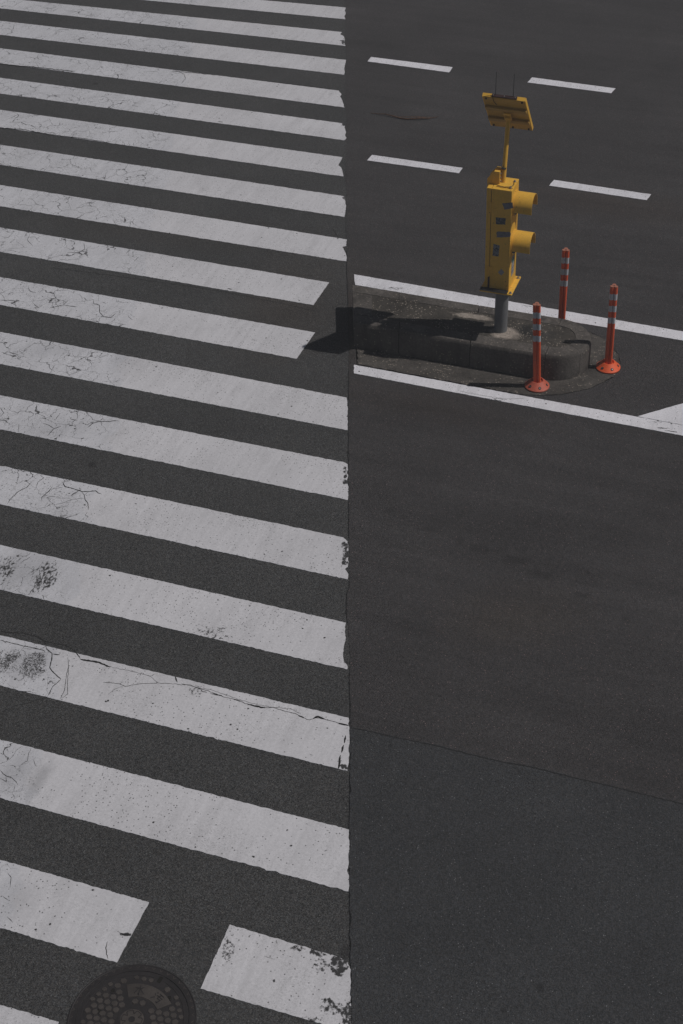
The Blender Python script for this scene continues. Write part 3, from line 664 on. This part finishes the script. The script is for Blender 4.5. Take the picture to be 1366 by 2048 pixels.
# ------------------------------------------------------------------ traffic island
IH = 0.262
t_ = thing('traffic_island', 'weathered concrete traffic island with a rounded nose and a raised kerb', 'traffic island', (-2.9, 11.4, 0))
OFF = Vector(t_.location)
YN, YF = 11.085, 11.755; RC = (YF - YN) / 2; YC = (YN + YF) / 2; XN = -2.105
def xl(y): return -3.855 + (y - 11.08) * (-0.36)             # slanted cut end along the asphalt joint
def outline(inset, k=22):
    """counter-clockwise outline from the near left corner"""
    pts = [Vector((xl(YN + inset), YN + inset, 0))]
    for s in range(12): pts.append(Vector((pts[0].x + (XN - pts[0].x) * (s + 1) / 12, YN + inset, 0)))
    for s in range(1, k + 1):
        a = -math.pi / 2 + math.pi * s / k; pts.append(Vector((XN + (RC - inset) * math.cos(a), YC + (RC - inset) * math.sin(a), 0)))
    e = Vector((xl(YF - inset), YF - inset, 0))
    for s in range(12): pts.append(Vector((XN + (e.x - XN) * (s + 1) / 12, YF - inset, 0)))
    return pts
# kerb stones: the outline walked with a rounded profile, open 7 mm joints between stones
def walk(inset): return outline(inset)
prof = [(0.0, 0.0), (0.003, IH - 0.040), (0.008, IH - 0.022), (0.018, IH - 0.008), (0.034, IH - 0.001), (0.06, IH), (0.145, IH - 0.001), (0.15, IH - 0.008)]
loops = [walk(p[0]) for p in prof]
npt = len(loops[0])
def at_len(loop, frac):
    i = min(int(frac), len(loop) - 2); return loop[i].lerp(loop[i + 1], frac - i)
# joints by fraction of the outline index; index 0..12 near side, 12..34 nose, 34..46 far side
joints = [0.0, 2.9, 7.4, 12.0, 19.0, 27.0, 34.0, 38.6, 43.2, 46.0]
bm = bmesh.new()
for a, b in zip(joints, joints[1:]):
    g = 0.022 if (a > 0) else 0.0
    ts = [a + (0.03 if a > 0 else 0)] + [k for k in range(int(a) + 1, int(math.ceil(b)))] + [b - (0.03 if b < 46 else 0)]
    ts = [t for i, t in enumerate(ts) if i == 0 or t - ts[i - 1] > 1e-3]
    rows = [[bm.verts.new(Vector((q.x, q.y, pz)) - Vector((OFF.x, OFF.y, 0))) for t in ts for q in [at_len(lp, t)]] for lp, (_, pz) in zip(loops, prof)]
    for r0, r1 in zip(rows, rows[1:]):
        for k in range(len(ts) - 1): bm.faces.new((r0[k], r0[k + 1], r1[k + 1], r1[k]))
    for k in (0, len(ts) - 1): bm.faces.new([r[k] for r in rows])
# end block across the cut left end
y0, y1 = YN + 0.15, YF - 0.15
pl = [(xl(y0) + 0.001, y0 + 0.004), (xl(y0) + 0.17, y0 + 0.004), (xl(y1) + 0.19, y1 - 0.004), (xl(y1) + 0.001, y1 - 0.004)]
slab(bm, [(p[0] - OFF.x, p[1] - OFF.y) for p in pl], 0.0, IH - 0.002)
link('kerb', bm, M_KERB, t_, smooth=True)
bm = bmesh.new()
ol = outline(0.03); slab(bm, [(p.x - OFF.x + (0.012 if k in (0, len(ol) - 1) else 0), p.y - OFF.y) for k, p in enumerate(ol)], 0.0, IH - 0.075)
link('joint_filling', bm, M_GAP, t_)
bm = bmesh.new()                                               # uneven infill surface
il = outline(0.148); 
xs = [-3.9 + 0.035 * k for k in range(60)]; ys = [YN + 0.148 + (YF - YN - 0.296) * k / 12 for k in range(13)]
gv = {}
for i, x in enumerate(xs):
    for j, y in enumerate(ys):
        xx = x; lim = XN + math.sqrt(max(0, (RC - 0.148) ** 2 - (y - YC) ** 2)); lo = xl(y) + 0.176
        xx = min(max(x, lo), lim)
        z = IH - 0.006 + 0.006 * mnoise.noise(Vector((xx * 5, y * 5, 0))) + 0.003 * mnoise.noise(Vector((xx * 22, y * 22, 0)))
        gv[i, j] = bm.verts.new((xx - OFF.x, y - OFF.y, z))
for i in range(len(xs) - 1):
    for j in range(len(ys) - 1):
        vs = [gv[i, j], gv[i + 1, j], gv[i + 1, j + 1], gv[i, j + 1]]
        if (vs[0].co - vs[1].co).length > 1e-4 or (vs[2].co - vs[3].co).length > 1e-4:
            try: bm.faces.new(vs)
            except ValueError: pass
bmesh.ops.remove_doubles(bm, verts=bm.verts[:], dist=1e-5)
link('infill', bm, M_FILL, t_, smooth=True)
bm = bmesh.new()                                               # gutter apron round the kerb
ap = [(-3.735, 10.822), (-3.2, 10.815), (-2.6, 10.80), (-2.25, 10.80), (-2.1, 10.83), (-1.915, 10.90), (-1.69, 11.08), (-1.53, 11.32), (-1.50, 11.5), (-1.56, 11.68), (-1.716, 11.907), (-1.98, 12.03), (-2.25, 12.085), (-4.19, 12.13), (-4.01, 11.6)]
ol = []
for k in range(len(ap)): ol += rough_line([ap[k], ap[(k + 1) % len(ap)]], 0.02, 0.014, k * 1.7)[:-1]
slab(bm, [(p.x - OFF.x, p.y - OFF.y) for p in ol], 0.002, 0.0083)
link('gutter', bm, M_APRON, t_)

# ------------------------------------------------------------------ signal with solar panel
PX, PY = -2.579, 11.380
t_ = thing('traffic_signal', 'yellow solar warning signal with two hooded lamps on a grey pipe standing on the island', 'traffic signal', (PX, PY, IH - 0.01))
Z0 = -(IH - 0.01)
def zz(z): return z + Z0
def shear(bm):                                                 # the whole post leans a little to the left
    for v in bm.verts: v.co.x -= max(0.0, v.co.z - 0.2) * 0.024
def part(name, bm, mats, parent=t_, smooth=False): shear(bm); return link(name, bm, mats, parent, smooth)
bm = bmesh.new(); cyl(bm, (0, 0, -0.02), (0, 0, zz(0.705)), 0.058, n=32)
part('mounting_pipe', bm, M_GALV, smooth=True)
bm = bmesh.new(); box(bm, (-0.015, -0.02, zz(0.728)), (0.285, 0.335, 0.012), bev=0.002)
plate = part('base_plate', bm, M_YEL)
bm = bmesh.new(); box(bm, (-0.036, -0.160, zz(0.7362)), (0.244, 0.058, 0.004), bev=0.001); part('plate_dark_strip', bm, M_BLACK, plate)  # thin near-black strip laid along the near edge of the base plate
bm = bmesh.new(); cyl(bm, (0, 0, zz(0.690)), (0, 0, zz(0.7215)), 0.085, n=24); cyl(bm, (0.03, 0, zz(0.66)), (0.03, 0, zz(0.690)), 0.066, 0.08, n=24)
part('flange', bm, M_GALV, plate)
for bx, by in ((0.111, -0.165), (0.111, 0.11)):
    bm = bmesh.new(); cyl(bm, (bx, by, zz(0.7345)), (bx, by, zz(0.738)), 0.014, n=16); cyl(bm, (bx, by, zz(0.738)), (bx, by, zz(0.750)), 0.009, 0.008, n=6)
    cyl(bm, (bx, by, zz(0.700)), (bx, by, zz(0.7215)), 0.007, n=8)
    part('bolt', bm, M_BOLT, plate)
BX0, BX1, BY0, BY1, BZ0, BZ1 = -0.129, 0.085, -0.126, 0.116, 0.7345, 1.665
DX = BX0 + 0.040                                               # joint between rear door and body
bm = bmesh.new(); box(bm, ((DX + 0.002 + BX1) / 2, (BY0 + BY1) / 2, zz((BZ0 + BZ1) / 2)), (BX1 - DX - 0.002, BY1 - BY0, BZ1 - BZ0), bev=0.004)
body = part('housing', bm, M_YEL)
bm = bmesh.new(); box(bm, ((BX0 + DX - 0.002) / 2, (BY0 + BY1) / 2, zz((BZ0 + BZ1) / 2)), (DX - 0.002 - BX0, BY1 - BY0, BZ1 - BZ0), bev=0.003)
door = part('rear_door', bm, M_YEL)
bm = bmesh.new(); box(bm, (DX, (BY0 + BY1) / 2, zz((BZ0 + BZ1) / 2)), (0.0036, BY1 - BY0 - 0.02, BZ1 - BZ0 - 0.02)); part('door_seal', bm, M_BLACK, door)
for hz in (1.50, 0.90):
    bm = bmesh.new(); box(bm, (DX - 0.012, BY0 - 0.0025, zz(hz)), (0.022, 0.005, 0.09), bev=0.001); box(bm, (DX + 0.014, BY0 - 0.0025, zz(hz)), (0.022, 0.005, 0.09), bev=0.001)
    cyl(bm, (DX + 0.001, BY0 - 0.006, zz(hz - 0.045)), (DX + 0.001, BY0 - 0.006, zz(hz + 0.045)), 0.006, n=10); cyl(bm, (DX - 0.014, BY0 - 0.004, zz(hz)), (DX - 0.014, BY0 - 0.008, zz(hz)), 0.005, n=8)
    part('hinge', bm, M_YEL, door)
bm = bmesh.new(); box(bm, (DX - 0.004, BY0 - 0.006, zz(0.79)), (0.014, 0.010, 0.10), bev=0.001); part('door_latch', bm, M_STEEL_BAND, door)
# hooded lamps: an inverted U tunnel over each lens
def hood(zc, ln):
    r, th, skirt = 0.105, 0.004, 0.035
    bm = bmesh.new()
    cs = []
    K = 20
    pr = [(-r, -skirt)] + [(-r * math.cos(math.pi * k / K), r * math.sin(math.pi * k / K)) for k in range(K + 1)] + [(r, -skirt)]
    yc = (BY0 + BY1) / 2
    for sgn, rr_ in ((1, 1.0), (-1, (r - th) / r)):
        for x in (BX1, BX1 + ln):
            cs.append([bm.verts.new((x, yc + y * rr_, zz(zc) + (z * rr_ if z > 0 else z))) for y, z in pr])
    a, b, c, d = cs
    for k in range(len(pr) - 1):
        bm.faces.new((a[k], a[k + 1], b[k + 1], b[k])); bm.faces.new((c[k], d[k], d[k + 1], c[k + 1])); bm.faces.new((b[k], b[k + 1], d[k + 1], d[k]))
    for k in (0, len(pr) - 1): bm.faces.new((a[k], b[k], d[k], c[k]))
    v = part('lamp_hood', bm, M_YEL, smooth=True)
    bm = bmesh.new(); cyl(bm, (BX1 - 0.002, yc, zz(zc)), (BX1 + 0.010, yc, zz(zc)), 0.113, n=40); part('lamp_ring', bm, M_YEL, v, True)
    bm = bmesh.new()
    prof = [(0.098, 0.011), (0.092, 0.02), (0.06, 0.03), (0.002, 0.034)]; nn = 32
    rg = [[bm.verts.new((BX1 + h, yc + q * math.cos(2 * math.pi * k / nn), zz(zc) + q * math.sin(2 * math.pi * k / nn))) for k in range(nn)] for q, h in prof]
    for e, f in zip(rg, rg[1:]):
        for k in range(nn): bm.faces.new((e[k], e[(k + 1) % nn], f[(k + 1) % nn], f[k]))
    bm.faces.new(rg[-1]); part('lens', bm, M_LENS, v, True)
hood(1.500, 0.168); hood(1.140, 0.166)
# stickers on the near side and on the lamp side
def sticker(pts, mat, y=BY0 - 0.0015):
    bm = bmesh.new(); f = [bm.verts.new((x, y, zz(z))) for x, z in pts]; g = [bm.verts.new((x, y + 0.0012, zz(z))) for x, z in pts]
    bm.faces.new(f); m = len(pts)
    for k in range(m): bm.faces.new((f[k], f[(k + 1) % m], g[(k + 1) % m], g[k]))
    return part('sticker', bm, mat, body)
def on_face(px, py):                                           # pixel -> (x, z) on the near side of the housing
    d = RIGHT * ((px - 683) / F_PX) - UP * ((py - 1024) / F_PX) + FWD
    t = (PY + BY0) / d.y; z = CAM_H + d.z * t
    return (d.x * t - PX + max(0.0, z + Z0 - 0.2) * 0.024, z)
random.seed(5)
def torn(poly, amp, m=6):
    out = []
    for (x0, y0), (x1, y1) in zip(poly, poly[1:] + poly[:1]):
        for k in range(m): out.append((x0 + (x1 - x0) * k / m + random.uniform(-amp, amp), y0 + (y1 - y0) * k / m + random.uniform(-amp, amp)))
    return out
sticker([on_face(*p) for p in torn([(1004.5, 406.5), (1025, 405), (1026.5, 416), (1009, 419)], 0.25)], M_ST_PLAIN)
sticker([on_face(*p) for p in torn([(992, 434.5), (1012, 437), (1010.5, 449), (992, 448)], 0.5)], M_ST_TORN)
sticker([on_face(*p) for p in torn([(993, 463), (1021.5, 464), (1021, 473.5), (993.5, 475)], 0.6)], M_ST_PLAIN)
sticker([on_face(*p) for p in torn([(987, 487.5), (999.5, 491), (997, 513), (985, 511)], 0.2)], M_ST_DARK)
sticker([on_face(*p) for p in [(1002.5, 537.5), (1008.5, 544.5), (1002.5, 551), (996, 544.5)]], M_ST_WHITE)
bm = bmesh.new()
box(bm, (BX1 + 0.0012, -0.01, zz(0.925)), (0.0016, 0.085, 0.185), mi=0); box(bm, (BX1 + 0.0026, -0.01, zz(0.97)), (0.001, 0.05, 0.035), mi=1)
box(bm, (BX1 + 0.0026, -0.01, zz(0.87)), (0.001, 0.06, 0.02), mi=2); box(bm, (BX1 + 0.0026, -0.01, zz(0.905)), (0.001, 0.05, 0.012), mi=2)
part('sticker', bm, [M_ST_WHITE, M_ST_GREEN, M_ST_DARK], body)
# bracket channel on top and behind, holding the mast
def gusset(y, h, th, bx=0.0):
    bm = bmesh.new()
    pr = [(BX0 - 0.018, 1.50), (BX0 - 0.018, 1.665 + 0.045), (BX0 + 0.040, 1.665 + h), (BX0 + 0.085, 1.665 + h), (BX0 + 0.085, 1.668), (BX0 - 0.002, 1.668), (BX0 - 0.002, 1.50)]
    a = [bm.verts.new((x, y, zz(z))) for x, z in pr]; b = [bm.verts.new((x, y + th, zz(z))) for x, z in pr]
    bm.faces.new(a); bm.faces.new(b[::-1])
    for k in range(len(pr)): bm.faces.new((a[k], a[(k + 1) % len(pr)], b[(k + 1) % len(pr)], b[k]))
    return bm
bm = gusset(-0.045, 0.115, 0.006)
box(bm, (BX0 + 0.0625, -0.027, zz(1.665 + 0.112)), (0.045, 0.030, 0.005)); box(bm, (BX0 + 0.0825, -0.027, zz(1.665 + 0.058)), (0.005, 0.030, 0.112))
bk = part('mast_bracket', bm, M_YEL)
bm = gusset(0.050, 0.115, 0.006)
box(bm, (BX0 + 0.0625, 0.038, zz(1.665 + 0.112)), (0.045, 0.030, 0.005)); box(bm, (BX0 - 0.0145, 0.005, zz(1.59)), (0.006, 0.088, 0.17))
part('far_gusset', bm, M_YEL, bk)
MX, MY = BX0 + 0.105, 0.012
for k in range(3):
    bm = bmesh.new(); cyl(bm, (BX0 + 0.084, -0.022, zz(1.69 + 0.034 * k)), (BX0 + 0.096, -0.022, zz(1.69 + 0.034 * k)), 0.006, n=8); part('bolt', bm, M_BOLT, bk)
bm = bmesh.new(); box(bm, (MX + 0.035, MY - 0.02, zz(1.668)), (0.14, 0.15, 0.005), bev=0.001); mp = part('mast_foot_plate', bm, M_YEL)
for bx, by in ((MX + 0.09, 0.04), (MX + 0.085, -0.08)):
    bm = bmesh.new(); cyl(bm, (bx, by, zz(1.6706)), (bx, by, zz(1.674)), 0.012, n=14); cyl(bm, (bx, by, zz(1.674)), (bx, by, zz(1.684)), 0.0075, n=6); part('bolt', bm, M_BOLT, mp)
bm = bmesh.new(); tube(bm, [(MX + 0.088, 0.03, zz(1.676)), (MX + 0.098, -0.02, zz(1.675)), (MX + 0.088, -0.072, zz(1.676)), (MX + 0.03, -0.09, zz(1.676)), (MX - 0.03, -0.075, zz(1.676))], 0.0025, 6); part('cable', bm, M_BLACK, mp)
PCX, PCZ, TILT, PW, PH = -0.05, 2.215, 0.885, 0.356, 0.485
bm = bmesh.new(); cyl(bm, (MX, MY, zz(1.6705)), (MX + 0.006, MY + 0.085, zz(2.20)), 0.019, n=24); cyl(bm, (MX, MY, zz(1.79)), (MX + 0.0006, MY, zz(1.797)), 0.021, n=24, mi=1)
part('mast', bm, [M_YEL, M_BLACK], smooth=True)
RP = Matrix.Rotation(-TILT, 3, 'X')                            # +y side down
C0 = Vector((PCX + 0.026, 0.09, zz(PCZ) + 0.018))
def P3(v): return C0 + RP @ Vector(v)
def pbox(bm, c, s, bev=0.0, mi=0): box(bm, P3(c), s, RP, bev, mi)
TH = 0.034
bm = bmesh.new()
pbox(bm, (0, 0, 0.004), (PW - 0.006, PH - 0.006, 0.004), mi=0)
for sx_ in (-1, 1): pbox(bm, (sx_ * (PW / 2 - 0.004), 0, TH / 2), (0.008, PH, TH), 0.0015)
for sy_ in (-1, 1): pbox(bm, (0, sy_ * (PH / 2 - 0.004), TH / 2), (PW - 0.0165, 0.008, TH), 0.0015)
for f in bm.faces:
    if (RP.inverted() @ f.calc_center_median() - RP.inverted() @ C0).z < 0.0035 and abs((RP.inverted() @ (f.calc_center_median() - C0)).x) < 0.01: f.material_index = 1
pan = part('solar_panel', bm, [M_YEL, M_YEL_BACK])
bm = bmesh.new(); pbox(bm, (0, 0, TH - 0.004), (PW - 0.018, PH - 0.018, 0.003)); part('solar_cells', bm, M_CELL, pan)
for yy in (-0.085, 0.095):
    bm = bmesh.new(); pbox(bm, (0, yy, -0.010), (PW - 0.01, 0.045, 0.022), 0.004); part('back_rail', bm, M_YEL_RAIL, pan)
for cx_, cy_ in ((-1, -1), (1, -1), (-1, 1), (1, 1), (0.1, 1.0)):
    bm = bmesh.new(); cyl(bm, P3((cx_ * (PW / 2 - 0.03), cy_ * (PH / 2 - 0.022), 0.002)), P3((cx_ * (PW / 2 - 0.03), cy_ * (PH / 2 - 0.022), -0.008)), 0.008, n=10); part('bolt', bm, M_BLACK, pan)
bm = bmesh.new(); cyl(bm, P3((0.005, 0.01, -0.022)), P3((0.005, 0.01, -0.045)), 0.024, n=20); box(bm, P3((0.005, 0.0, -0.025)), (0.06, 0.11, 0.008), RP); part('mast_clamp', bm, M_YEL, pan)
YB = -PH / 2
bm = bmesh.new(); box(bm, P3((0.005, YB - 0.007, 0.016)), (0.205, 0.014, 0.022), RP, 0.001)
bar = part('antenna_bar', bm, M_STEEL_BAND)
for xx in (-0.07, 0.075):
    bm = bmesh.new(); q = P3((xx, YB - 0.010, 0.022)); cyl(bm, q, q + Vector((0.003, 0, 0.19)), 0.0026, 0.002, n=8); part('antenna', bm, M_BLACK, bar)
for xx in (-0.085, 0.005, 0.095):
    bm = bmesh.new(); q = P3((xx, YB - 0.0145, 0.016)); cyl(bm, q, q + RP @ Vector((0, -0.004, 0)), 0.005, n=8); part('bolt', bm, M_BOLT, bar)
bm = bmesh.new()
tube(bm, [P3((-0.085, YB - 0.01, 0.012)), P3((-0.088, YB - 0.004, -0.006)), P3((-0.085, YB + 0.05, -0.008)), P3((-0.072, YB + 0.11, -0.004))], 0.0025, 6)
tube(bm, [P3((-0.09, YB - 0.012, 0.014)), P3((-0.13, YB - 0.006, 0.008)), P3((-0.165, YB - 0.003, -0.003))], 0.002, 6)
part('cable', bm, M_BLACK, bar)

# ------------------------------------------------------------------ delineator posts
def clover(r, off, k=14):
    """outline of three overlapping circles"""
    pts = []
    for j in range(72):
        a = 2 * math.pi * j / 72; best = 0
        for c in range(3):
            cx, cy = off * math.cos(rad(120 * c + 100)), off * math.sin(rad(120 * c + 100))
            b = cx * math.cos(a) + cy * math.sin(a); dd = b * b - (cx * cx + cy * cy - r * r)
            if dd >= 0: best = max(best, b + math.sqrt(dd))
        pts.append((best * math.cos(a), best * math.sin(a)))
    return pts
def post_mesh(z0, z1, s, lean, cap=True):
    bm = bmesh.new(); sh = clover(0.0165 * s, 0.0190)
    a = [bm.verts.new((x + lean[0] * z0, y + lean[1] * z0, z0)) for x, y in sh]; b = [bm.verts.new((x + lean[0] * z1, y + lean[1] * z1, z1)) for x, y in sh]
    for k in range(len(sh)): bm.faces.new((a[k], a[(k + 1) % len(sh)], b[(k + 1) % len(sh)], b[k]))
    bm.faces.new(b); bm.faces.new(a[::-1]); return bm
def delineator(label, loc, h, lean, mbase, turn=0.0):
    t = thing('delineator_post', label, 'delineator post', loc, 'orange delineator posts round the island nose')
    p = link('post', post_mesh(0.03, h - 0.004, 1.0, lean), M_OR, t, True)
    link('top_cap', post_mesh(h - 0.004, h + 0.002, 1.02, lean), M_OR_TOP, t)
    bm = bmesh.new(); cyl(bm, (lean[0] * h, lean[1] * h, h), (lean[0] * h, lean[1] * h, h + 0.003), 0.006, n=10); link('vent_hole', bm, M_BLACK, t)
    for k in range(3):
        z1 = h - 0.068 - k * 0.115
        link('reflective_band', post_mesh(z1 - 0.058, z1, 1.03, lean), M_REFL, t, True)
    bm = bmesh.new(); lathe(bm, [(0.108, 0.0), (0.108, 0.009), (0.10, 0.016), (0.060, 0.056), (0.054, 0.062), (0.048, 0.062), (0.046, 0.045)], 40)
    base = link('base', bm, mbase, t, True)
    for k in range(6):
        a = rad(60 * k - 62) + turn; bm = bmesh.new()
        d = Vector((math.cos(a), math.sin(a), 0)); nrm = (d * 0.7 + Vector((0, 0, 0.75))).normalized()
        c = d * 0.086 + Vector((0, 0, 0.0295))
        cyl(bm, c - nrm * 0.01, c + nrm * 0.0012, 0.0125, n=16, mi=0); cyl(bm, c, c + nrm * 0.006, 0.0055, n=6, mi=1)
        link('bolt', bm, [M_BLACK, M_BOLT], base)
    return t
b1 = G(1074, 771.5, 0.013); b2 = G(1216, 734.5, 0.013)
b3 = Vector((-2.14, 11.935, 0.013))
delineator('orange delineator post with a faded base on the gutter by the near edge line', b1, 0.822, (-0.060, -0.035), M_OR_FADED)
delineator('orange delineator post with a bright red-orange base in front of the rounded island nose', b2, 0.815, (-0.03, 0), M_OR_BRIGHT, 0.1)
delineator('orange delineator post behind the island, its foot hidden by the kerb', b3, 0.825, (-0.022, 0), M_OR_BRIGHT, 0.2)

# ------------------------------------------------------------------ added veil, no real mist: a thin even volume that lifts the dark tones
bm = bmesh.new(); box(bm, (0, 20, 4.0), (500, 500, 10.0))
hz = bpy.data.materials.new('tone_veil'); hz.use_nodes = True; ht = hz.node_tree; ht.nodes.remove(ht.nodes['Principled BSDF'])
pv = ht.nodes.new('ShaderNodeVolumePrincipled'); pv.inputs['Color'].default_value = (0.97, 0.98, 1.0, 1); pv.inputs['Density'].default_value = 0.0046
ht.links.new(pv.outputs[0], ht.nodes['Material Output'].inputs['Volume'])
tag(link('added_haze', bm, hz), kind='stuff')
